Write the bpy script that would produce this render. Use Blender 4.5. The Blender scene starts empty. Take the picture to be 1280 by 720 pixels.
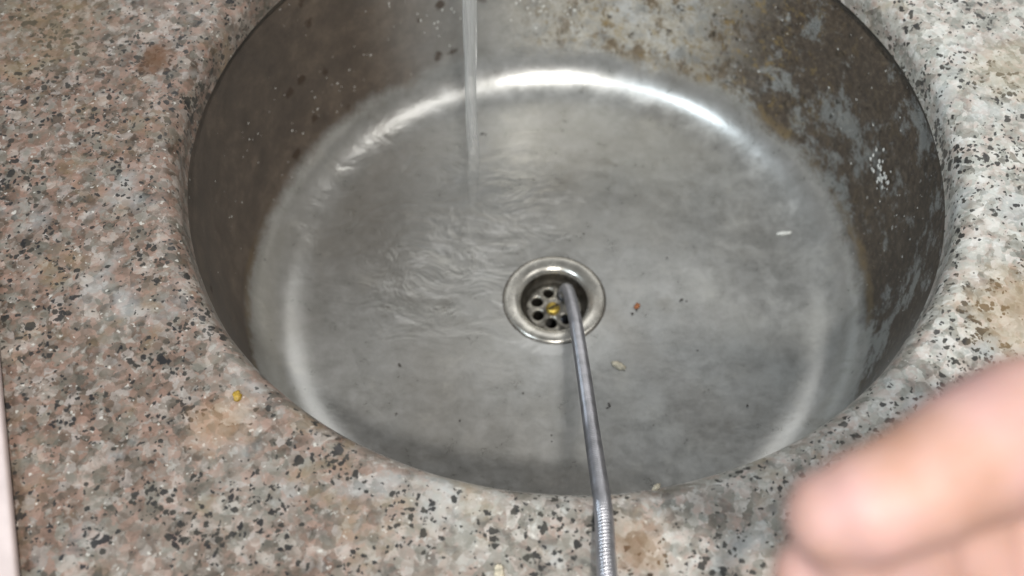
import bpy, bmesh, math, random
from math import sin, cos, pi, radians
from mathutils import Vector, Matrix, noise
random.seed(7)
S = bpy.context.scene
COL = S.collection

# ------------------------------------------------------------------ camera
cam = bpy.data.cameras.new('camera'); co = bpy.data.objects.new('camera', cam); COL.objects.link(co)
co.location = (-.0285, -.385, .451)
co.rotation_euler = (Matrix.Rotation(radians(32.1), 3, 'X') @ Matrix.Rotation(radians(-.3), 3, 'Z')).to_euler()
cam.sensor_width = 36; cam.lens = 36*1400/1280
cam.clip_start = .01; cam.clip_end = 50
cam.dof.use_dof = True; cam.dof.focus_distance = .56; cam.dof.aperture_fstop = cam.lens*.001/.0056
S.camera = co
# ------------------------------------------------------------------ light
W = bpy.data.worlds.new('World'); S.world = W; W.use_nodes = True
W.node_tree.nodes['Background'].inputs[0].default_value = (1.0, .97, .93, 1)
W.node_tree.nodes['Background'].inputs[1].default_value = .07

def area(name, loc, target, size, power, col, size_y=None):
    l = bpy.data.lights.new(name, 'AREA'); l.energy = power; l.color = col
    l.shape = 'RECTANGLE' if size_y else 'DISK'; l.size = size
    if size_y: l.size_y = size_y
    o = bpy.data.objects.new(name, l); COL.objects.link(o)
    o.location = loc
    o.rotation_euler = (Vector(target)-Vector(loc)).to_track_quat('-Z', 'Y').to_euler()
    return o
area('ceiling_bulb', (.05, -.82, 1.15), (0, 0, 0), .075, 14.5, (1.0, .97, .92))
area('side_lamp', (.62, -.20, .95), (.08, 0, -.05), .45, 2.6, (1.0, .98, .95))
area('window_light', (-1.15, -.85, 1.55), (0, 0, -.1), .22, 21.0, (.78, .90, 1.0), .36)
area('ceiling_glow', (.30, 2.35, 1.85), (.05, .1, 0), 2.8, 26.0, (.99, .99, .98), 1.5)
S.view_settings.view_transform = 'Standard'; S.view_settings.look = 'None'
S.view_settings.exposure = 0; S.view_settings.gamma = 1
S.render.engine = 'CYCLES'

# ------------------------------------------------------------------ helpers
class MT:
    """tiny node-graph builder"""
    def __init__(s, name):
        s.m = bpy.data.materials.new(name); s.m.use_nodes = True
        s.t = s.m.node_tree; s.N = s.t.nodes
        s.bsdf = s.N['Principled BSDF']; s.out = s.N['Material Output']
        s.obj = s.N.new('ShaderNodeTexCoord').outputs['Object']
    def put(s, sock, v):
        if isinstance(v, bpy.types.NodeSocket): s.t.links.new(v, sock)
        elif v is not None:
            if hasattr(sock.default_value, '__len__') and not hasattr(v, '__len__'): v = (v,)*3
            if hasattr(sock.default_value, '__len__') and len(sock.default_value) == 4 and len(v) == 3: v = tuple(v)+(1,)
            sock.default_value = v
    def math(s, op, a, b=None, c=None, clamp=False):
        n = s.N.new('ShaderNodeMath'); n.operation = op; n.use_clamp = clamp
        for i, v in enumerate((a, b, c)): s.put(n.inputs[i], v)
        return n.outputs[0]
    def vmath(s, op, a, b=None):
        n = s.N.new('ShaderNodeVectorMath'); n.operation = op
        s.put(n.inputs[0], a); s.put(n.inputs[1], b)
        return n.outputs['Value'] if op in ('LENGTH', 'DISTANCE') else n.outputs[0]
    def sep(s, v):
        n = s.N.new('ShaderNodeSeparateXYZ'); s.put(n.inputs[0], v); return n.outputs
    def comb(s, x, y, z):
        n = s.N.new('ShaderNodeCombineXYZ')
        for i, v in enumerate((x, y, z)): s.put(n.inputs[i], v)
        return n.outputs[0]
    def noise(s, v, scale, detail=4, rough=.55, dist=0, col=False):
        n = s.N.new('ShaderNodeTexNoise'); s.put(n.inputs['Vector'], v)
        n.inputs['Scale'].default_value = scale; n.inputs['Detail'].default_value = detail
        n.inputs['Roughness'].default_value = rough; n.inputs['Distortion'].default_value = dist
        return n.outputs['Color'] if col else n.outputs['Fac']
    def voro(s, v, scale, out='Color', rnd=1, feat='F1'):
        n = s.N.new('ShaderNodeTexVoronoi'); n.feature = feat; s.put(n.inputs['Vector'], v)
        n.inputs['Scale'].default_value = scale; n.inputs['Randomness'].default_value = rnd
        return n.outputs[out]
    def ramp(s, f, stops, interp='LINEAR'):
        n = s.N.new('ShaderNodeValToRGB'); n.color_ramp.interpolation = interp; s.put(n.inputs[0], f)
        e = n.color_ramp.elements
        while len(e) < len(stops): e.new(.5)
        for i, (p, c) in enumerate(stops):
            e[i].position = p; e[i].color = (c, c, c, 1) if not hasattr(c, '__len__') else tuple(c)+(1,)
        return n.outputs[0]
    def step(s, f, a, b, lo=0., hi=1.):
        n = s.N.new('ShaderNodeMapRange'); n.interpolation_type = 'SMOOTHSTEP'
        s.put(n.inputs[0], f)
        for i, v in zip((1, 2, 3, 4), (a, b, lo, hi)): n.inputs[i].default_value = v
        return n.outputs[0]
    def mix(s, f, a, b, mode='MIX'):
        n = s.N.new('ShaderNodeMix'); n.data_type = 'RGBA'; n.blend_type = mode
        s.put(n.inputs['Factor'], f); s.put(n.inputs[6], a); s.put(n.inputs[7], b)
        return n.outputs[2]
    def bump(s, h, strength, dist=.001, nrm=None):
        n = s.N.new('ShaderNodeBump'); s.put(n.inputs['Height'], h)
        n.inputs['Strength'].default_value = strength; n.inputs['Distance'].default_value = dist
        if nrm: s.put(n.inputs['Normal'], nrm)
        return n.outputs[0]
    def fin(s, **k):
        for a, v in k.items(): s.put(s.bsdf.inputs[a.replace('_', ' ')], v)
        return s.m

def link(name, me, mat, parent=None):
    o = bpy.data.objects.new(name, me); COL.objects.link(o)
    if mat: me.materials.append(mat)
    o.parent = parent
    return o
def from_py(name, v, f, mat, parent=None, smooth=True):
    me = bpy.data.meshes.new(name); me.from_pydata(v, [], f); me.update()
    if smooth: me.polygons.foreach_set('use_smooth', [True]*len(me.polygons))
    return link(name, me, mat, parent)
def empty(name, loc):
    o = bpy.data.objects.new(name, None); COL.objects.link(o); o.location = loc; o.empty_display_size = .02
    return o
def tag(o, label=None, cat=None, group=None, kind=None):
    for k, v in (('label', label), ('category', cat), ('group', group), ('kind', kind)):
        if v: o[k] = v
    return o
def lathe(name, prof, n, mat, parent=None, centre=None, flip=False):
    """prof: list of (radius, z); closed around the axis. centre(r,z)->(dx,dy)"""
    v, f = [], []
    for r, z in prof:
        dx, dy = centre(r, z) if centre else (0, 0)
        for i in range(n):
            a = 2*pi*i/n; v.append((r*cos(a)+dx, r*sin(a)+dy, z))
    for j in range(len(prof)-1):
        for i in range(n):
            q = (j*n+i, j*n+(i+1) % n, (j+1)*n+(i+1) % n, (j+1)*n+i)
            f.append(q[::-1] if flip else q)
    return from_py(name, v, f, mat, parent)
def catmull(P, per):
    P = [Vector(p) for p in P]; P = [2*P[0]-P[1]]+P+[2*P[-1]-P[-2]]; out = []
    for i in range(1, len(P)-2):
        a, b, c, d = P[i-1:i+3]
        for k in range(per):
            t = k/per
            out.append(.5*((2*b)+(c-a)*t+(2*a-5*b+4*c-d)*t*t+(3*b-a-3*c+d)*t**3))
    out.append(P[-2]); return out
def resample(P, step):
    out = [P[0]]; acc = 0
    for a, b in zip(P, P[1:]):
        L = (b-a).length
        if L == 0: continue
        while acc+L >= step:
            t = (step-acc)/L; a = a.lerp(b, t); out.append(a.copy()); L = (b-a).length; acc = 0
            if L == 0: break
        acc += L
    return out
def frames(P):
    T = [(P[min(i+1, len(P)-1)]-P[max(i-1, 0)]).normalized() for i in range(len(P))]
    u = T[0].orthogonal().normalized(); F = []
    for t in T:
        u = (u-t*u.dot(t)).normalized(); F.append((u, t.cross(u)))
    return T, F

# ------------------------------------------------------------------ materials
def granite():
    m = MT('granite'); o = m.obj; X, Y, Z = m.sep(o)
    jit = m.vmath('SCALE', m.vmath('SUBTRACT', m.noise(o, 190, 3, .6, col=True), (.5, .5, .5)), None); jit.node.inputs['Scale'].default_value = .0055
    wob = m.vmath('ADD', o, jit)
    def off(x, y, z, v=None): return m.vmath('ADD', v or wob, (x, y, z))
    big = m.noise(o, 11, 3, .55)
    # pinker, browner stone towards -x, greener towards +x; light falloff painted in as darkening
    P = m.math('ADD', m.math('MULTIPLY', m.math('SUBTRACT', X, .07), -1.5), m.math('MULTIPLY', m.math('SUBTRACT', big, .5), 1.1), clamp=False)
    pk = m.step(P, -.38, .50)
    c1 = m.sep(m.voro(wob, 270)); c2 = m.sep(m.voro(off(.3, .1, .2), 170))
    n1 = m.noise(o, 175, 4, .6, .4); n2 = m.noise(off(.5, .2, .1, o), 130, 4, .6, .4); n3 = m.noise(off(.9, .4, .7, o), 190, 4, .6, .3)
    pale = m.ramp(m.math('ADD', m.math('MULTIPLY', c1[0], .6), m.math('MULTIPLY', n1, .4)), [(.15, (.29, .30, .27)), (.35, (.48, .49, .45)), (.5, (.58, .58, .53)), (.65, (.51, .455, .41)), (.85, (.72, .73, .70))])
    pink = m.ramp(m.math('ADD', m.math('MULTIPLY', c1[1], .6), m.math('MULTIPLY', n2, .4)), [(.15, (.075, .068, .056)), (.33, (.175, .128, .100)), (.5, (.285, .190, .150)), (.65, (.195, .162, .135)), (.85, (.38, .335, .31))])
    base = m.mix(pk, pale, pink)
    # peach feldspar and milky quartz patches
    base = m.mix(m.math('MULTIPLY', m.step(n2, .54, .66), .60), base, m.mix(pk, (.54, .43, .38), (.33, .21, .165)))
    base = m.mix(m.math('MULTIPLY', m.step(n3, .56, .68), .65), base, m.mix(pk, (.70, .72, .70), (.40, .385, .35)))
    # smoky grey-green quartz
    base = m.mix(m.math('MULTIPLY', m.step(m.math('ADD', m.math('MULTIPLY', c2[0], .5), m.math('MULTIPLY', n1, .5)), .60, .72), .60), base, (.20, .195, .165))
    # uneven depth of the crystals: dull grey and bright grains side by side
    tn = m.math('ADD', m.math('MULTIPLY', m.noise(off(.15, .55, .35, o), 105, 5, .68, .5), .7), m.math('MULTIPLY', c2[2], .3))
    base = m.mix(1, base, m.ramp(tn, [(.30, (.50, .49, .48)), (.43, (.84, .82, .80)), (.55, (1, 1, 1)), (.72, (1, 1, 1))]), 'MULTIPLY')
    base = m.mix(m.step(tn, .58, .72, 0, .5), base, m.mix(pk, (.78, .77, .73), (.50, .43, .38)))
    # drifts of tan and of cool bluish white through the stone
    d1 = m.noise(off(.2, .8, .5, o), 33, 4, .6, .3); d2 = m.noise(off(.6, .3, .8, o), 27, 4, .6, .3)
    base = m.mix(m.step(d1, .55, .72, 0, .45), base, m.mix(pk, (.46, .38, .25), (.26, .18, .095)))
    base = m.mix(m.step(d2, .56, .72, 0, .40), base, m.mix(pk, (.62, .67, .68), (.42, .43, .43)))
    base = m.mix(m.step(m.noise(off(.4, .4, .1, o), 310, 2, .5), .66, .72, 0, .6), base, (.70, .68, .62))
    # black mica: compact grains of uneven size, gathered in clusters
    cl = m.math('SUBTRACT', m.noise(o, 30, 3, .6), .5)
    mica = 0.
    for sc, k, d0 in ((235, .76, (.7, .2, .3)), (350, .66, (.1, .9, .6)), (520, .64, (.4, .6, .9))):
        v = m.N.new('ShaderNodeTexVoronoi'); m.put(v.inputs['Vector'], off(*d0)); v.inputs['Scale'].default_value = sc
        rnd = m.sep(v.outputs['Color'])
        lim = m.math('MULTIPLY', m.step(m.math('ADD', rnd[0], m.math('MULTIPLY', cl, 1.0)), k, 1.12), .62)
        mica = m.math('MAXIMUM', mica, m.step(m.math('SUBTRACT', lim, v.outputs['Distance']), -.03, .08))
    base = m.mix(m.math('MULTIPLY', mica, .93), base, m.mix(c1[2], (.018, .019, .022), (.05, .047, .04)))
    # soaked-in rusty stains with their own places on the slab
    for (px, py, r, a, c) in ((-.222, .047, .014, .80, (.13, .060, .026)), (.024, -.229, .017, .42, (.36, .20, .09)), (.205, -.118, .034, .40, (.42, .27, .12)),
                              (.243, .035, .030, .30, (.46, .36, .20)), (-.158, -.172, .020, .30, (.52, .30, .15)), (-.212, -.01, .02, .25, (.40, .24, .12)), (-.285, .075, .05, .3, (.22, .17, .10))):
        d = m.vmath('DISTANCE', m.comb(X, Y, 0), (px, py, 0))
        d = m.math('ADD', d, m.math('MULTIPLY', m.math('SUBTRACT', m.noise(o, 70, 4, .65), .5), r*1.5))
        base = m.mix(m.step(d, r, r*.25, 0, a), base, m.mix(.5, base, c, 'MULTIPLY') if a < .26 else c)
    # grime gathered at the lip of the opening
    rad = m.vmath('LENGTH', m.comb(X, Y, 0))
    gr = m.math('MULTIPLY', m.step(m.math('ADD', rad, m.math('MULTIPLY', m.noise(o, 60, 4, .7), .010)), .2125, .2035), m.step(Z, -.004, -.016))
    base = m.mix(m.math('MULTIPLY', gr, .30), base, (.10, .075, .05))
    rough = m.math('ADD', .20, m.math('MULTIPLY', m.noise(o, 45, 4, .6), .30))
    nb = m.bump(m.math('ADD', m.math('MULTIPLY', c2[1], .3), m.noise(o, 420, 3)), .10, .0005)
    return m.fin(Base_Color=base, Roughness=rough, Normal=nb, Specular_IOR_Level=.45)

def steel_bowl():
    m = MT('stained_steel'); o = m.obj; X, Y, Z = m.sep(o)
    A = m.math('ARCTAN2', X, Y)                       # azimuth, 0 = far side, + = +x
    n1 = m.noise(o, 20, 8, .72, .3); n2 = m.noise(o, 70, 8, .76, .2); n3 = m.noise(o, 230, 5, .75); n4 = m.noise(o, 9, 4, .6)
    col = m.ramp(n2, [(.30, (.38, .38, .36)), (.5, (.46, .46, .445)), (.70, (.54, .54, .53))])
    col = m.mix(m.step(n4, .42, .64, 0, .42), col, (.38, .36, .325))
    # pale scuffs and dull drying marks all over the floor
    sc = m.noise(m.vmath('MULTIPLY', o, (1.0, 1.15, 1.0)), 34, 8, .70, .3)
    col = m.mix(m.step(sc, .54, .70, 0, .55), col, (.56, .55, .51))
    col = m.mix(m.step(sc, .44, .30, 0, .40), col, (.26, .24, .205))
    # cloudy dried soap on the floor, towards +x
    fl = m.step(Z, -.160, -.170)
    soap = m.math('MULTIPLY', m.step(m.math('ADD', m.math('MULTIPLY', n1, .6), m.math('MULTIPLY', n2, .4)), .42, .70), m.step(X, -.08, .12))
    soap = m.math('MULTIPLY', soap, fl)
    col = m.mix(m.math('MULTIPLY', soap, .42), col, (.56, .56, .52))
    wall = m.step(m.math('ADD', Z, m.math('MULTIPLY', m.math('SUBTRACT', n1, .5), .035)), -.155, -.140)
    # white-tan limescale on the far wall
    lime_m = m.math('MULTIPLY', m.math('MULTIPLY', m.step(A, -.35, .15), m.step(A, 1.25, .75)), wall)
    lime = m.math('MULTIPLY', lime_m, m.step(n2, .36, .56))
    col = m.mix(m.math('MULTIPLY', lime, .88), col, m.ramp(n3, [(.3, (.34, .28, .18)), (.5, (.50, .46, .38)), (.75, (.66, .64, .58))]))
    lw = m.math('MULTIPLY', lime_m, m.step(m.noise(m.vmath('ADD', o, (.2, .7, .4)), 52, 8, .75), .50, .62))
    col = m.mix(m.math('MULTIPLY', lw, .7), col, (.60, .61, .60))
    # rust blotches
    streak = m.noise(m.vmath('MULTIPLY', o, (1, 1, .7)), 62, 8, .80, .2)
    rust_m = m.math('MULTIPLY', m.math('MULTIPLY', m.step(A, -.25, .2), m.step(A, 1.9, 1.3)), wall)
    rust = m.math('MULTIPLY', rust_m, m.step(streak, .495, .585))
    col = m.mix(m.math('MULTIPLY', rust, .85), col, m.ramp(n3, [(.3, (.055, .032, .016)), (.55, (.17, .115, .055)), (.8, (.30, .23, .13))]))
    clear = m.math('MULTIPLY', m.math('MULTIPLY', m.step(A, .55, .95), m.step(A, 2.4, 2.0)), wall)
    col = m.mix(m.math('MULTIPLY', clear, .75), col, (.27, .285, .28))
    # nearly black scorched scale on the +x wall
    dk_m = m.math('MULTIPLY', m.math('MULTIPLY', m.step(A, .40, .85), m.step(A, 2.3, 1.9)), wall)
    dk_f = m.math('ADD', m.math('MULTIPLY', n1, .62), m.math('MULTIPLY', n2, .43))
    dark = m.math('MULTIPLY', dk_m, m.step(dk_f, .445, .52))
    col = m.mix(m.math('MULTIPLY', dark, .93), col, m.ramp(n3, [(.3, (.022, .014, .008)), (.52, (.072, .049, .030)), (.78, (.18, .14, .10))]))
    # dark brown tone all over the -x wall
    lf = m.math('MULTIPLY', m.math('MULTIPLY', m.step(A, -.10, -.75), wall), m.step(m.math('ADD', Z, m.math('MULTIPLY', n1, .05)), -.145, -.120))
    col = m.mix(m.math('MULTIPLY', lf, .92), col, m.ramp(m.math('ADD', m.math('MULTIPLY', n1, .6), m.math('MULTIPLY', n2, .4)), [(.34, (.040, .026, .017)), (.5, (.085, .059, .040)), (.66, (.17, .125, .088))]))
    # brown spots on the far / -x wall
    sp = m.voro(m.vmath('ADD', o, m.vmath('SCALE', m.noise(o, 150, 3, col=True), None)), 42, 'Distance')
    sp.node.inputs[0].links[0].from_node.inputs[1].links[0].from_node.inputs['Scale'].default_value = .008
    spots = m.math('MULTIPLY', m.math('MULTIPLY', m.step(sp, .20, .10), wall), m.math('MULTIPLY', m.step(n4, .42, .52), m.step(A, .6, -.1)))
    col = m.mix(m.math('MULTIPLY', spots, .85), col, (.05, .03, .017))
    # yellow-brown tide line where wall meets cove
    tide = m.math('MULTIPLY', m.step(m.math('ABSOLUTE', m.math('SUBTRACT', m.math('ADD', Z, m.math('MULTIPLY', n2, .016)), -.136)), .006, .001), m.math('MAXIMUM', m.step(A, .1, .5), m.step(A, -1.2, -1.7)))
    tide = m.math('MULTIPLY', tide, m.step(n1, .40, .58))
    col = m.mix(m.math('MULTIPLY', tide, .55), col, (.20, .145, .075))
    # yellow-brown crust and black pinholes in the scaled area
    yc = m.math('MULTIPLY', rust_m, m.step(m.noise(m.vmath('ADD', o, (.3, .6, .2)), 85, 8, .8), .53, .62))
    yc = m.math('MULTIPLY', yc, m.step(A, 1.15, .75, .12, 1.))
    col = m.mix(m.math('MULTIPLY', yc, .62), col, (.33, .23, .085))
    ph = m.math('MULTIPLY', rust_m, m.step(m.noise(m.vmath('ADD', o, (.9, .1, .7)), 170, 5, .72), .585, .64))
    col = m.mix(m.math('MULTIPLY', ph, .85), col, (.030, .022, .014))
    # white drips and flecks
    fk = m.noise(m.vmath('MULTIPLY', o, (1, 1, .6)), 330, 3, .6)
    fleck = m.math('MULTIPLY', m.math('MULTIPLY', m.step(fk, .69, .73), wall), m.step(n1, .44, .58))
    col = m.mix(m.math('MULTIPLY', fleck, .9), col, (.74, .74, .70))
    grime = m.math('MAXIMUM', m.math('MAXIMUM', m.math('MULTIPLY', lime, .8), rust), m.math('MAXIMUM', dark, m.math('MAXIMUM', m.math('MULTIPLY', lf, .8), m.math('MAXIMUM', fleck, spots))), clamp=True)
    grime = m.math('MAXIMUM', grime, m.math('MULTIPLY', soap, .40))
    metal = m.math('SUBTRACT', .62, m.math('MULTIPLY', grime, .55), clamp=True)
    # brushed rings + water spots in the gloss
    rough = m.math('ADD', m.math('ADD', .17, m.math('MULTIPLY', n2, .28)), m.math('MULTIPLY', grime, .28))
    
    
    h = m.math('ADD', m.math('MULTIPLY', grime, .5), m.math('ADD', m.math('MULTIPLY', n3, .25), m.math('MULTIPLY', n1, .5)))
    # water ripples near the stream, put into the steel's bump to imitate bent light
    rp = m.noise(m.vmath('MULTIPLY', o, (34, 52, 34)), 1, 4, .58, .9)
    rm = m.step(m.vmath('DISTANCE', o, (-.085, .065, -.173)), .115, .02, .06, 1.)
    nb = m.bump(m.math('MULTIPLY', rp, rm), .55, .0050)
    return m.fin(Base_Color=col, Metallic=metal, Roughness=rough, Normal=m.bump(h, .24, .0012, nb))

def simple(name, col, rough=.5, metal=0, var=.25, sc=120, bump=.1, **k):
    m = MT(name); n = m.noise(m.obj, sc, 5, .6)
    c = m.mix(m.step(n, .3, .7), tuple(x*(1-var) for x in col), tuple(min(1, x*(1+var)) for x in col))
    return m.fin(Base_Color=c, Roughness=m.math('ADD', rough-.08, m.math('MULTIPLY', n, .16)), Metallic=metal, Normal=m.bump(n, bump, .0005), **k)

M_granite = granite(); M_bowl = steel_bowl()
M_flange = simple('worn_flange_steel', (.55, .53, .48), .27, .72, .30, 70, .25)
M_cup = simple('dull_cup_steel', (.10, .09, .075), .36, .8, .4, 200, .2)
M_plate = simple('strainer_steel', (.34, .32, .28), .32, .85, .6, 240, .5)
M_dark = simple('drain_void', (.012, .010, .008), .7)
M_brass = simple('tarnished_brass', (.46, .33, .07), .38, .75, .4, 500, .4)
M_coil = simple('spring_steel', (.46, .46, .49), .34, .8, .16, 90, .05)
M_plastic = simple('pale_pink_plastic', (.70, .60, .58), .42, 0, .06, 60, .03)
M_seal = simple('old_sealant', (.055, .045, .035), .6, 0, .5, 140, .5)
M_yellow = simple('yellow_peel', (.42, .27, .04), .5, 0, .3, 500, .3)
M_crumb = simple('pale_crumb', (.56, .50, .38), .7, 0, .3, 600, .4)
M_orange = simple('rusty_crumb', (.30, .11, .04), .7, 0, .4, 600, .4)
M_white = simple('soap_scale', (.72, .72, .68), .6, 0, .15, 600, .4)
M_grit = simple('dark_grit', (.035, .03, .025), .6, 0, .4, 500, .3)

def skin():
    m = MT('skin'); o = m.obj
    n = m.noise(o, 42, 4, .6); n2 = m.noise(o, 420, 4, .7)
    c = m.ramp(n, [(.25, (.44, .245, .17)), (.48, (.56, .345, .285)), (.72, (.64, .40, .385))])
    c = m.mix(m.math('MULTIPLY', n2, .25), c, (.46, .22, .15))
    w = m.voro(o, 900, 'Distance')
    return m.fin(Base_Color=c, Roughness=.48, Subsurface_Weight=.18, Subsurface_Radius=(.008, .003, .0015), Subsurface_Scale=.6,
                 Normal=m.bump(m.math('ADD', w, n2), .25, .0005), Specular_IOR_Level=.4)
M_skin = skin()
M_nail = simple('nail', (.74, .47, .43), .28, 0, .05, 90, .03)

def water(name, milk, rough, ripple):
    m = MT(name); m.N.remove(m.bsdf)
    tr = m.N.new('ShaderNodeBsdfTransparent'); tr.inputs[0].default_value = (1, 1, 1, 1)
    gl = m.N.new('ShaderNodeBsdfGlossy'); gl.inputs['Roughness'].default_value = rough
    fr = m.N.new('ShaderNodeLayerWeight'); fr.inputs['Blend'].default_value = .5
    if ripple:
        h = m.noise(m.vmath('MULTIPLY', m.obj, ripple), 1, 2, .5, .8)
        if not milk: h = m.math('MULTIPLY', h, m.step(m.vmath('DISTANCE', m.obj, (-.075, .050, -.173)), .12, .01, .04, 1.))
        b = m.bump(h, .5, .006); m.put(gl.inputs['Normal'], b); m.put(fr.inputs['Normal'], b)
    a = m.N.new('ShaderNodeMixShader'); m.put(a.inputs[0], m.math('ADD', .045, m.math('MULTIPLY', m.math('POWER', fr.outputs['Facing'], 3.5), .75))); m.put(a.inputs[1], tr.outputs[0]); m.put(a.inputs[2], gl.outputs[0])
    if milk:
        fs = m.math('MULTIPLY', a.inputs[0].links[0].from_socket, m.step(m.sep(m.obj)[2], -.15, -.05, .12, 1.)); m.put(a.inputs[0], fs)
        tl = m.N.new('ShaderNodeBsdfTranslucent'); tl.inputs[0].default_value = (.95, .96, .95, 1)
        df = m.N.new('ShaderNodeBsdfDiffuse'); df.inputs[0].default_value = (.82, .84, .83, 1)
        b1 = m.N.new('ShaderNodeMixShader'); m.put(b1.inputs[1], tl.outputs[0]); m.put(b1.inputs[2], df.outputs[0])
        b2 = m.N.new('ShaderNodeMixShader'); m.put(b2.inputs[1], a.outputs[0]); m.put(b2.inputs[2], b1.outputs[0])
        f = m.noise(m.vmath('MULTIPLY', m.obj, (500, 500, 22)), 1, 3, .6)
        Z = m.sep(m.obj)[2]
        f = m.math('MULTIPLY', m.step(f, .2, .8, milk*.6, milk*1.3), m.step(Z, -.125, -.03, .02, 1.))
        m.put(b2.inputs[0], f); a = b2
    m.put(m.out.inputs['Surface'], a.outputs[0])
    return m.m
M_stream = water('running_water', .42, .08, (220, 220, 25))
M_film = water('water_film', 0, .05, (30, 50, 30))

# ------------------------------------------------------------------ countertop (the setting)
RH = .2025                                                  # radius of the opening
def countertop():
    n = 192; v, f = [], []
    prof = [(RH-.001, -.0225), (RH-.0005, -.020), (RH, -.013)]
    rr = .0125
    for k in range(1, 9):
        t = pi/2*k/8; prof.append((RH+rr-rr*cos(t), -.0125+rr*sin(t)))
    prof += [(.222, 0), (.24, 0), (.28, 0)]
    for j, (r, z) in enumerate(prof):
        for i in range(n):
            a = 2*pi*i/n
            w = 1+.0045*noise.noise((cos(a)*2.2, sin(a)*2.2, 3.1))+.0012*noise.noise((cos(a)*9, sin(a)*9, .7)) if r < .23 else 1   # hand-cut opening
            v.append((r*w*cos(a), r*w*sin(a), z))
    x0, x1, y0, y1 = -.9, .9, -.42, .55
    def border(a):
        c, s = cos(a), sin(a)
        tx = (x1 if c > 0 else x0)/c if abs(c) > 1e-9 else 1e9
        ty = (y1 if s > 0 else y0)/s if abs(s) > 1e-9 else 1e9
        t = min(tx, ty); return c*t, s*t
    for z, k in ((0, 1), (-.03, 1)):
        for i in range(n):
            bx, by = border(2*pi*i/n); v.append((bx*k, by*k, z))
    # underside inner ring
    for i in range(n):
        a = 2*pi*i/n; v.append((.235*cos(a), .235*sin(a), -.030))
    L = len(prof)+3
    for j in range(L-1):
        for i in range(n): f.append((j*n+i, (j+1)*n+i, (j+1)*n+(i+1) % n, j*n+(i+1) % n)[::-1])
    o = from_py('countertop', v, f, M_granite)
    bm = bmesh.new(); bm.from_mesh(o.data); bmesh.ops.recalc_face_normals(bm, faces=bm.faces); bm.to_mesh(o.data); bm.free()
    # keep the outer square edge crisp
    for p in o.data.polygons:
        if abs(p.normal.z) < .2 and max(abs(p.center.x), abs(p.center.y)) > .35: p.use_smooth = False
    return tag(o, 'speckled pinkish grey granite countertop with a round cut-out', None, kind='structure')
countertop()

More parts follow.
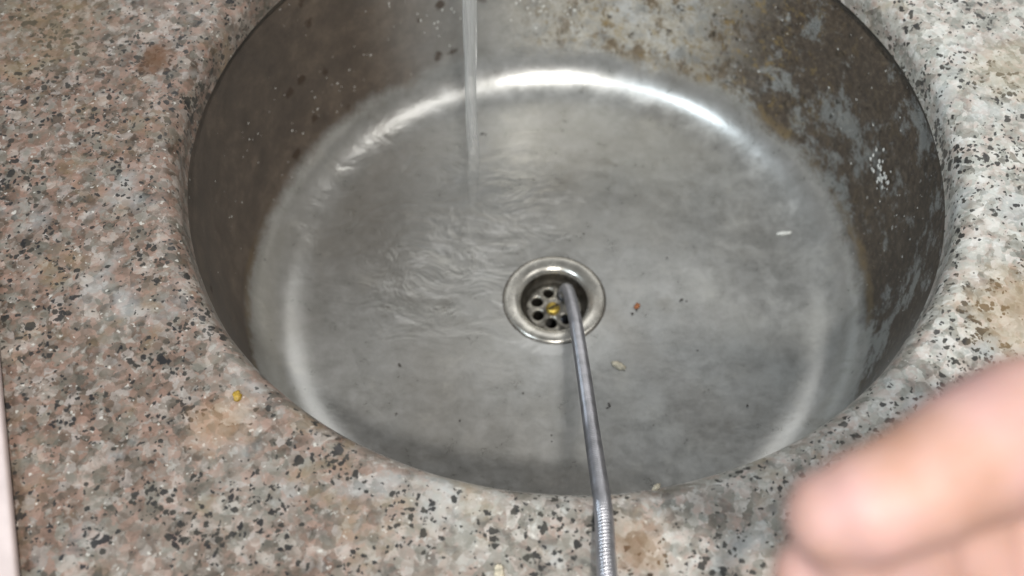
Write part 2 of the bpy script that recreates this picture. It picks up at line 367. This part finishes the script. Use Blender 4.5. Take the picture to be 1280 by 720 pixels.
# ------------------------------------------------------------------ sink bowl
DY = -.0006; DX = -.0008; DZ = -.010               # drain offset, extra depth of the bowl floor
def bowl():
    root = empty('sink_bowl', (0, 0, 0)); root.scale = (1.0125, 1.0125, 1)
    tag(root, 'round stained stainless steel sink bowl set beneath the granite opening', 'sink')
    prof = [(.232, -.0255), (.2075, -.0255), (.2045, -.0275), (.2032, -.032), (.2022, -.05), (.2005, -.075), (.1985, -.095), (.1965, -.112), (.1948, -.1215)]
    c = (.1560, -.1245); rc = .0380
    for k in range(1, 12):
        t = pi/2*k/11; prof.append((c[0]+rc*cos(t), c[1]-rc*sin(t)))
    prof += [(.149, -.1626), (.130, -.1630), (.11, -.1635), (.085, -.1642), (.06, -.1650), (.045, -.1656), (.034, -.1662), (.0285, -.1666), (.0265, -.168)]
    body = lathe('basin', prof, 192, M_bowl, root, lambda r, z: (0, DY*max(0, 1-r/.15)))
    me = body.data
    for v in me.vertices:
        t = max(0, min(1, (-.04-v.co.z)/.0765)); v.co.z += DZ*t
        v.co.x += DX*max(0, 1-math.hypot(v.co.x, v.co.y)/.15)
    for v in me.vertices:                                # old dented sheet metal
        r = math.hypot(v.co.x, v.co.y)
        if r > .04:
            d = .0011*noise.noise(v.co*14)+.0004*noise.noise(v.co*45)
            k = min(1, (r-.04)/.05)
            if v.co.z > -.14: v.co.x += v.co.x/r*d*k; v.co.y += v.co.y/r*d*k
            else: v.co.z += d*.55*k
    sol = body.modifiers.new('thickness', 'SOLIDIFY'); sol.thickness = .0010; sol.offset = -1
    bm = bmesh.new(); bm.from_mesh(me); bmesh.ops.recalc_face_normals(bm, faces=bm.faces)
    fl = min(bm.faces, key=lambda q: (q.calc_center_median()-Vector((.1, 0, -.173))).length)
    if fl.normal.z < 0: bmesh.ops.reverse_faces(bm, faces=bm.faces)
    bm.to_mesh(me); bm.free()
    # sealant squeezed between stone and steel
    lathe('seal', [(.2035, -.0300), (.2010, -.0275), (.2006, -.0243), (.2020, -.0222), (.2060, -.0222), (.2060, -.0262), (.2035, -.0300)], 128, M_seal, root)
    # dried flecks of scale stuck to the wall: uncountable
    bm = bmesh.new()
    def wall_r(z):
        for (r0, z0), (r1, z1) in zip(prof, prof[1:]):
            if z1 <= z <= z0: return r0+(r1-r0)*(z-z0)/(z1-z0) if z1 != z0 else r0
        return .2
    def fleck(az, z, s, el=1.):
        r = wall_r(z)-.0006
        p = Vector((r*sin(az), r*cos(az), z)); nrm = Vector((-sin(az), -cos(az), .05)).normalized()
        u = Vector((0, 0, 1)); t = nrm.cross(u).normalized()
        k = random.randint(5, 7); ph = random.random()*6; ring = []
        for i in range(k):
            a = ph+2*pi*i/k; q = s*random.uniform(.5, 1.1)
            ring.append(bm.verts.new(p+t*cos(a)*q+u*sin(a)*q*el))
        top = bm.verts.new(p+nrm*s*.35)
        for i in range(k): bm.faces.new((ring[i], ring[(i+1) % k], top))
    for _ in range(34): fleck(radians(random.gauss(79.5, 2.0)), random.gauss(-.094, .006), random.uniform(.0005, .0018), 1.5)
    for _ in range(26): fleck(radians(random.gauss(90, 9)), random.gauss(-.10, .022), random.uniform(.0004, .0009))
    for _ in range(22): fleck(radians(random.gauss(-2, 4)), random.gauss(-.112, .010), random.uniform(.0006, .0014), 1.8)
    for _ in range(16): fleck(radians(random.gauss(-22, 3)), random.gauss(-.112, .010), random.uniform(.0005, .0012), 1.7)
    for _ in range(22): fleck(radians(random.gauss(-50, 9)), random.gauss(-.112, .014), random.uniform(.0004, .0012))
    for _ in range(14): fleck(radians(random.gauss(-75, 9)), random.gauss(-.09, .012), random.uniform(.0004, .0009))
    for _ in range(30): fleck(radians(random.uniform(10, 110)), random.uniform(-.125, -.05), random.uniform(.0004, .0010))
    me = bpy.data.meshes.new('scale_flecks'); bm.to_mesh(me); bm.free()
    tag(link('scale_flecks', me, M_white, root), kind='stuff')
    return root
bowl()

# ------------------------------------------------------------------ drain
def drain():
    root = empty('sink_drain', (DX, DY, -.1655+DZ))
    tag(root, 'round metal sink drain with holed strainer and brass screw in the bowl floor', 'drain')
    fl = lathe('flange', [(.0330, -.0012), (.0330, .0002), (.0326, .0007), (.0312, .0009), (.0285, .0008), (.0260, .0004), (.0238, -.0005), (.0226, -.0018), (.0222, -.0035)], 96, M_flange, root, flip=True)
    lathe('cup', [(.0222, -.0035), (.0217, -.0055), (.0208, -.0080), (.0196, -.0098), (.0180, -.0108), (.0180, -.035), (.0180, -.060)], 72, M_cup, root, flip=True)
    lathe('grime_seam', [(.0329, -.0010), (.0337, -.0001), (.0343, -.0012)], 96, M_seal, root, flip=True)
    # strainer plate: one disc with a ring of round holes, cut as real openings
    bm = bmesh.new()
    R0, HR, RR, nh = .0182, .0038, .0118, 7
    ph = math.atan2(.0090-DY, .0060-DX)                      # the cable runs through this hole
    res = .00022; import_pts = []
    # polar mesh with holes: sector by sector
    seg = 16
    for h in range(nh):
        a0 = ph+2*pi*h/nh; hr = .0046 if h == 0 else HR*random.uniform(.92, 1.05)
        c = Vector((RR*cos(a0), RR*sin(a0), 0))
        inner = []
        outer = []
        half = pi/nh; r_in = .0052
        path = []
        # sector outline sampled by direction from the hole centre
        for i in range(32):
            t = a0+2*pi*i/32; d = Vector((cos(t), sin(t), 0))
            lo, hi = 0, .03
            for _ in range(30):
                mid = (lo+hi)/2; p = c+d*mid; r = p.length
                da = (math.atan2(p.y, p.x)-a0+pi) % (2*pi)-pi
                if r_in < r < R0 and abs(da) < half: lo = mid
                else: hi = mid
            path.append(c+d*lo); inner.append(c+d*hr)
        dome = lambda p: .0012*(1-(p.length/R0)**2)
        vi = [bm.verts.new((p.x, p.y, dome(p)-.0004)) for p in inner]
        vm = [bm.verts.new((p.x*.7+q.x*.3, p.y*.7+q.y*.3, dome(p)+.0003)) for p, q in zip(inner, path)]
        vo = [bm.verts.new((p.x, p.y, dome(p))) for p in path]
        vd = [bm.verts.new((p.x, p.y, dome(p)-.0022)) for p in inner]
        for i in range(32):
            j = (i+1) % 32
            bm.faces.new((vi[i], vm[i], vm[j], vi[j])); bm.faces.new((vm[i], vo[i], vo[j], vm[j])); bm.faces.new((vd[i], vi[i], vi[j], vd[j]))
    cen = bm.verts.new((0, 0, .0013)); rg = [bm.verts.new((.0054*cos(2*pi*i/28), .0054*sin(2*pi*i/28), .0011)) for i in range(28)]
    for i in range(28): bm.faces.new((cen, rg[i], rg[(i+1) % 28]))
    me = bpy.data.meshes.new('strainer_plate'); bm.to_mesh(me); bm.free()
    me.polygons.foreach_set('use_smooth', [True]*len(me.polygons))
    pl = link('strainer_plate', me, M_plate, root); pl.location = (0, 0, -.0118)
    # brass screw with a slotted domed head
    sc = lathe('screw', [(.0046, .0), (.0046, .0012), (.0040, .0021), (.0026, .0027), (.0002, .0029)], 28, M_brass, root, flip=True); sc.location = (-.0006, -.0012, -.0107)
    bm = bmesh.new(); bmesh.ops.create_cube(bm, size=1, matrix=Matrix.Translation((0, 0, .0027)) @ Matrix.Rotation(.5, 4, 'Z') @ Matrix.Diagonal((.0078, .0011, .0007, 1)))
    me = bpy.data.meshes.new('slot'); bm.to_mesh(me); bm.free(); link('slot', me, M_dark, sc)
    bt = lathe('trap_bottom', [(.0180, -.058), (.012, -.060), (.0002, -.0602)], 32, M_dark, root, flip=True)
    return root
drain()

# ------------------------------------------------------------------ drain-cleaning spring cable
def cable():
    ctrl = [(.0060, .0108, -.226), (.0060, .0100, -.200), (.0062, .0088, -.182), (.0078, -.0030, -.1625), (.0092, -.0420, -.1300), (.0101, -.0970, -.0920), (.0104, -.1486, -.0560), (.0098, -.1957, -.0145),
            (.0092, -.2180, .0062), (.0080, -.2480, .0218), (.0084, -.2851, .0400), (.0170, -.3143, .0620), (.0330, -.3230, .0950), (.0520, -.3190, .140), (.0650, -.3110, .1814), (.0631, -.3106, .2104)]
    P = resample(catmull(ctrl, 60), .0001)
    turn, Rc, rw = .00200, .0031, .00100
    n_turn = 14
    L = len(P)*.0001
    tot = int(L/turn*n_turn)
    T, F = frames(P)
    wire = []
    for k in range(tot):
        s = k/n_turn*turn; i = min(int(s/.0001), len(P)-1)
        a = 2*pi*k/n_turn; u, w = F[i]
        rad = u*cos(a)+w*sin(a)
        wire.append((P[i]+rad*Rc, rad, T[i]))
    v, f = [], []; m = 6
    for p, rad, t in wire:
        for j in range(m):
            b = 2*pi*j/m; v.append(p+rad*cos(b)*rw+t*sin(b)*rw)
    for k in range(tot-1):
        for j in range(m): f.append((k*m+j, k*m+(j+1) % m, (k+1)*m+(j+1) % m, (k+1)*m+j))
    o = from_py('drain_cable', v, f, M_coil)
    return tag(o, 'thin coiled steel drain cleaning cable pushed into the sink drain', 'cable')
cable()

# ------------------------------------------------------------------ running water
def stream():
    v, f = [], []; n = 20; rows = 90
    for k in range(rows):
        t = k/(rows-1); z = -.1732+t*.4732
        r = .0033+.0006*t+.0016*math.exp(-(z+.1732)/.003)
        cx = -.0538+.0040*min(1, (z+.173)/.214)+.0003*sin(z*60); cy = .0465+.0003*cos(z*47)
        for i in range(n):
            a = 2*pi*i/n; q = r*(1+.10*sin(2*a+z*55)+.05*sin(3*a-z*90)); v.append((cx+q*cos(a), cy+q*sin(a), z))
    for k in range(rows-1):
        for i in range(n): f.append((k*n+i, k*n+(i+1) % n, (k+1)*n+(i+1) % n, (k+1)*n+i))
    return tag(from_py('water_stream', v, f, M_stream), 'thin clear stream of tap water falling into the steel bowl', 'water')
stream()
def film():
    v, f = [], []; n, rows = 200, 60
    def edge(a): return .138+.010*noise.noise((cos(a)*1.2, sin(a)*1.2, 5))+.004*noise.noise((cos(a)*5, sin(a)*5, 2))
    for k in range(rows):
        for i in range(n):
            a = 2*pi*i/n; t = k/(rows-1); r = .0335+(edge(a)-.0335)*t
            x, y = DX*(1-t)+r*cos(a), DY*(1-t)+r*sin(a)
            fr = math.hypot(x, y)
            zf = -.1620+DZ-.0046*max(0, 1-fr/.155)
            rd = math.hypot(x+.0538, y-.0465)
            h = .0005+.00012*sin(rd*430)*math.exp(-rd*26)+.00012*noise.noise((x*40, y*70, 0))*math.exp(-math.hypot(x+.08, y-.05)*9)
            v.append((x, y, zf+.0006+h*min(1, (1-t)*9)*min(1, t*9)))
    for k in range(rows-1):
        for i in range(n): f.append((k*n+i, (k+1)*n+i, (k+1)*n+(i+1) % n, k*n+(i+1) % n))
    return tag(from_py('water', v, f, M_film), 'thin rippling sheet of water spreading over the bowl floor', None, kind='structure')
film()

# ------------------------------------------------------------------ hand
def hand():
    root = empty('hand', (.1423, -.2992, .2006))
    tag(root, 'bare hand closed in a loose fist around the cable end above the granite', 'hand')
    chains = dict(
        thumb=[(0.0291, -0.3130, 0.2586, .0090), (0.0349, -0.3121, 0.2611, 0.0106), (0.0440, -0.3086, 0.2622, 0.0114), (0.0546, -0.3025, 0.2603, 0.0129), (0.0691, -0.2955, 0.2556, 0.0152), (0.1065, -0.2924, 0.2328, 0.0175), (0.1419, -0.2941, 0.2041, 0.0211), (0.2323, -0.3026, 0.1620, 0.0265)],
        index=[(0.1407, -0.2975, 0.1974, 0.0172), (0.0757, -0.3209, 0.2291, .0094), (0.0287, -0.3187, 0.2411, .0084), (0.0508, -0.3104, 0.2235, 0.0074), (0.0639, -0.3106, 0.2187, 0.0066)],
        middle=[(0.1407, -0.2975, 0.1974, 0.0172), (0.0848, -0.3210, 0.2103, 0.0095), (0.0378, -0.3192, 0.2197, 0.0082), (0.0551, -0.3079, 0.2065, 0.0074), (0.0695, -0.3090, 0.2022, 0.0066)],
        ring=[(0.1407, -0.2975, 0.1974, 0.0172), (0.0939, -0.3199, 0.1926, 0.0092), (0.0468, -0.3175, 0.2015, 0.0078), (0.0625, -0.3072, 0.1904, 0.0070), (0.0753, -0.3084, 0.1878, 0.0062)],
        little=[(0.1407, -0.2975, 0.1974, 0.0172), (0.1051, -0.3183, 0.1752, 0.0084), (0.0611, -0.3155, 0.1834, 0.0069), (0.0736, -0.3068, 0.1759, 0.0062), (0.0847, -0.3083, 0.1741, 0.0056)],
        web=[(0.0691, -0.2984, 0.2521, 0.0109), (0.0759, -0.3187, 0.2318, 0.0082)],
        web_fold=[(0.0549, -0.3054, 0.2521, 0.0098), (0.0627, -0.3175, 0.2365, 0.0082)],
        pad=[(0.0440, -0.3115, 0.2530, 0.0098), (0.0470, -0.3165, 0.2440, 0.0092)],
        pad_edge=[(0.0330, -0.3150, 0.2530, 0.0086), (0.0350, -0.3180, 0.2460, 0.0086)],
        heel=[(0.1065, -0.2924, 0.2279, 0.0156), (0.1051, -0.3070, 0.1850, 0.0125)])
    bm = bmesh.new()
    def cap(a, b, ra, rb):
        a, b = Vector(a), Vector(b); d = (b-a); L = d.length; q = d.to_track_quat('Z', 'Y').to_matrix().to_4x4()
        n = 20; rings = []
        prof = [(-ra*cos(t), ra*sin(t)) for t in [pi/2*i/5 for i in range(1, 6)]]+[(L*.5, (ra+rb)/2*.985)]+[(L+rb*sin(t), rb*cos(t)) for t in [pi/2*i/5 for i in range(0, 5)]]
        for z, r in prof:
            rings.append([bm.verts.new(a+(q @ Vector((r*cos(2*pi*i/n), r*sin(2*pi*i/n), z)))) for i in range(n)])
        for r0, r1 in zip(rings, rings[1:]):
            for i in range(n): bm.faces.new((r0[i], r0[(i+1) % n], r1[(i+1) % n], r1[i]))
        bm.faces.new(rings[0][::-1]); bm.faces.new(rings[-1])
    for ch in chains.values():
        for p, q in zip(ch, ch[1:]): cap(p[:3], q[:3], p[3], q[3])
    me = bpy.data.meshes.new('hand_raw'); bm.to_mesh(me); bm.free()
    tmp = bpy.data.objects.new('hand_raw', me); COL.objects.link(tmp)
    r = tmp.modifiers.new('r', 'REMESH'); r.mode = 'VOXEL'; r.voxel_size = .0011; r.adaptivity = 0
    s = tmp.modifiers.new('s', 'SMOOTH'); s.factor = .5; s.iterations = 14
    dg = bpy.context.evaluated_depsgraph_get(); me2 = bpy.data.meshes.new_from_object(tmp.evaluated_get(dg))
    bpy.data.objects.remove(tmp)
    me2.name = 'skin'; me2.polygons.foreach_set('use_smooth', [True]*len(me2.polygons))
    inv = Matrix.Translation(-root.location); me2.transform(inv)
    o = link('palm_and_fingers', me2, M_skin, root)
    # thumbnail: curved plate on the back of the thumb tip, facing up
    A, B = Vector((0.0291, -0.3130, 0.2586)), Vector((.0440, -.3086, .2622))
    ax = (A-B).normalized(); up = Vector((-.05, -.25, .95)); up = (up-ax*up.dot(ax)).normalized(); sd = ax.cross(up)
    v, f = [], []; nu, nv = 13, 9; cen = A.lerp(B, .42); 
    for lay, off in ((0, .0004), (1, -.0006)):
        for i in range(nu):
            for j in range(nv):
                s = (i/(nu-1)-.5)*2; t = (j/(nv-1)-.5)*2
                hw = 1-.10*max(0, -t)**2-.16*max(0, t)**3
                a = s*.78*hw; R = .01025
                ln = .0062*(1-.18*s*s)
                v.append(cen+ax*t*ln+sd*sin(a)*R+up*(cos(a)*R+off-.0010*max(0, t)**2)-root.location)
    K = nu*nv
    for i in range(nu-1):
        for j in range(nv-1):
            q = (i*nv+j, (i+1)*nv+j, (i+1)*nv+j+1, i*nv+j+1); f.append(q); f.append(tuple(K+x for x in q[::-1]))
    loop = [j for j in range(nv)]+[i*nv+nv-1 for i in range(1, nu)]+[(nu-1)*nv+j for j in range(nv-2, -1, -1)]+[i*nv for i in range(nu-2, 0, -1)]
    for a, b in zip(loop, loop[1:]+loop[:1]): f.append((a, b, K+b, K+a))
    from_py('thumbnail', v, f, M_nail, root)
    return root
hand()

# ------------------------------------------------------------------ pale plastic board on the counter
def board():
    a, b = Vector((-.2522, -.1702, 0)), Vector((-.2293, -.2418, 0)); d = (b-a).normalized(); nrm = Vector((-d.y, d.x, 0))
    if nrm.x > 0: nrm = -nrm
    p0 = a-d*.16; p1 = b+d*.08; w, h, r = .20, .0065, .0022
    sec = []                                            # rounded section across the board: (offset from right edge, z)
    for cx, cz, t0 in ((r, h-r, 0), (w-r, h-r, 1), (w-r, r, 2), (r, r, 3)):
        for i in range(5):
            t = pi-(t0*pi/2)-pi/2*i/4; sec.append((cx+r*cos(t), cz+r*sin(t)+.0006))
    v, f = [], []; n = len(sec)
    L = (p1-p0).length
    rows = [(0, .6), (.002, .85), (.006, 1), (L-.006, 1), (L-.002, .85), (L, .6)]
    for s, k in rows:
        for x, z in sec:
            v.append(p0+d*s+nrm*(w/2+(x-w/2)*(1-(1-k)*.02))+Vector((0, 0, h/2+(z-h/2)*k)))
    for j in range(len(rows)-1):
        for i in range(n): f.append((j*n+i, j*n+(i+1) % n, (j+1)*n+(i+1) % n, (j+1)*n+i))
    f.append(tuple(range(n))); f.append(tuple((len(rows)-1)*n+i for i in range(n))[::-1])
    o = from_py('plastic_board', v, f, M_plastic)
    return tag(o, 'thin pale pink plastic board lying on the granite countertop', 'board')
board()

# ------------------------------------------------------------------ crumbs
def crumb(name, loc, size, mat, label, cat, seed, group=None):
    bm = bmesh.new(); bmesh.ops.create_icosphere(bm, subdivisions=3, radius=1)
    for q in bm.verts:
        k = 1+.45*noise.noise(q.co*1.6+Vector((seed, 0, 0)))+.2*noise.noise(q.co*4+Vector((0, seed, 0)))
        q.co = Vector((q.co.x*size[0]*k, q.co.y*size[1]*k, max(q.co.z, -.5)*size[2]*k))
    lo = min(q.co.z for q in bm.verts)
    for q in bm.verts: q.co.z -= lo
    me = bpy.data.meshes.new(name); bm.to_mesh(me); bm.free()
    me.polygons.foreach_set('use_smooth', [True]*len(me.polygons))
    o = link(name, me, mat); o.location = loc; o.rotation_euler.z = seed*1.7
    return tag(o, label, cat, group)
crumb('peel_scrap', (-.1517, -.159, .0002), (.0027, .0017, .0010), M_yellow, 'small bright yellow scrap of peel on the granite beside the sink', 'food scrap', 1.1)
crumb('crumb', (.0329, -.2028, -.0012), (.0020, .0013, .0014), M_crumb, 'cream crumb stuck on the rounded granite rim next to the cable', 'crumb', 2.3)
crumb('crumb', (-.0341, -.2402, .0002), (.0022, .0032, .0016), M_crumb, 'pale crumb lying on flat granite in front of the sink', 'crumb', 0.1)
crumb('food_scrap', (.0385, -.0510, -.1746), (.0022, .0050, .0008), M_crumb, 'flat cream food scrap on the steel floor beside the cable', 'food scrap', 4.3)
crumb('rusty_bit', (.0530, -.0070, -.1751), (.0017, .0022, .0010), M_orange, 'tiny rust orange bit on the steel floor next to the drain', 'crumb', 3.2)
crumb('soap_flake', (.1560, .0480, -.1712), (.0050, .0014, .0004), M_white, 'thin white soap flake on the steel floor near the stained wall', 'soap flake', 5.6)
def grit():
    bm = bmesh.new()
    spots = [(-.049, .137), (.075, .03), (.083, -.003), (.03, -.08), (-.02, -.07), (.02, -.065), (-.06, -.09), (-.10, -.085), (.09, -.04), (.115, -.08), (.02, .05), (-.10, -.05), (.05, -.012), (-.005, -.10)]
    for x, y in spots:
        for _ in range(random.randint(1, 3)):
            s = random.uniform(.0004, .0010)
            fr = math.hypot(x, y); z = -.1622+DZ-.0040*max(0, 1-fr/.155)
            bmesh.ops.create_icosphere(bm, subdivisions=1, radius=s, matrix=Matrix.Translation((x+random.gauss(0, .0012), y+random.gauss(0, .0012), z+s*.4)) @ Matrix.Diagonal((random.uniform(.7, 1.6), 1, .6, 1)))
    me = bpy.data.meshes.new('grit'); bm.to_mesh(me); bm.free()
    return tag(link('grit', me, M_grit), 'scattered specks of dark grit on the steel bowl floor', None, kind='stuff')
grit()
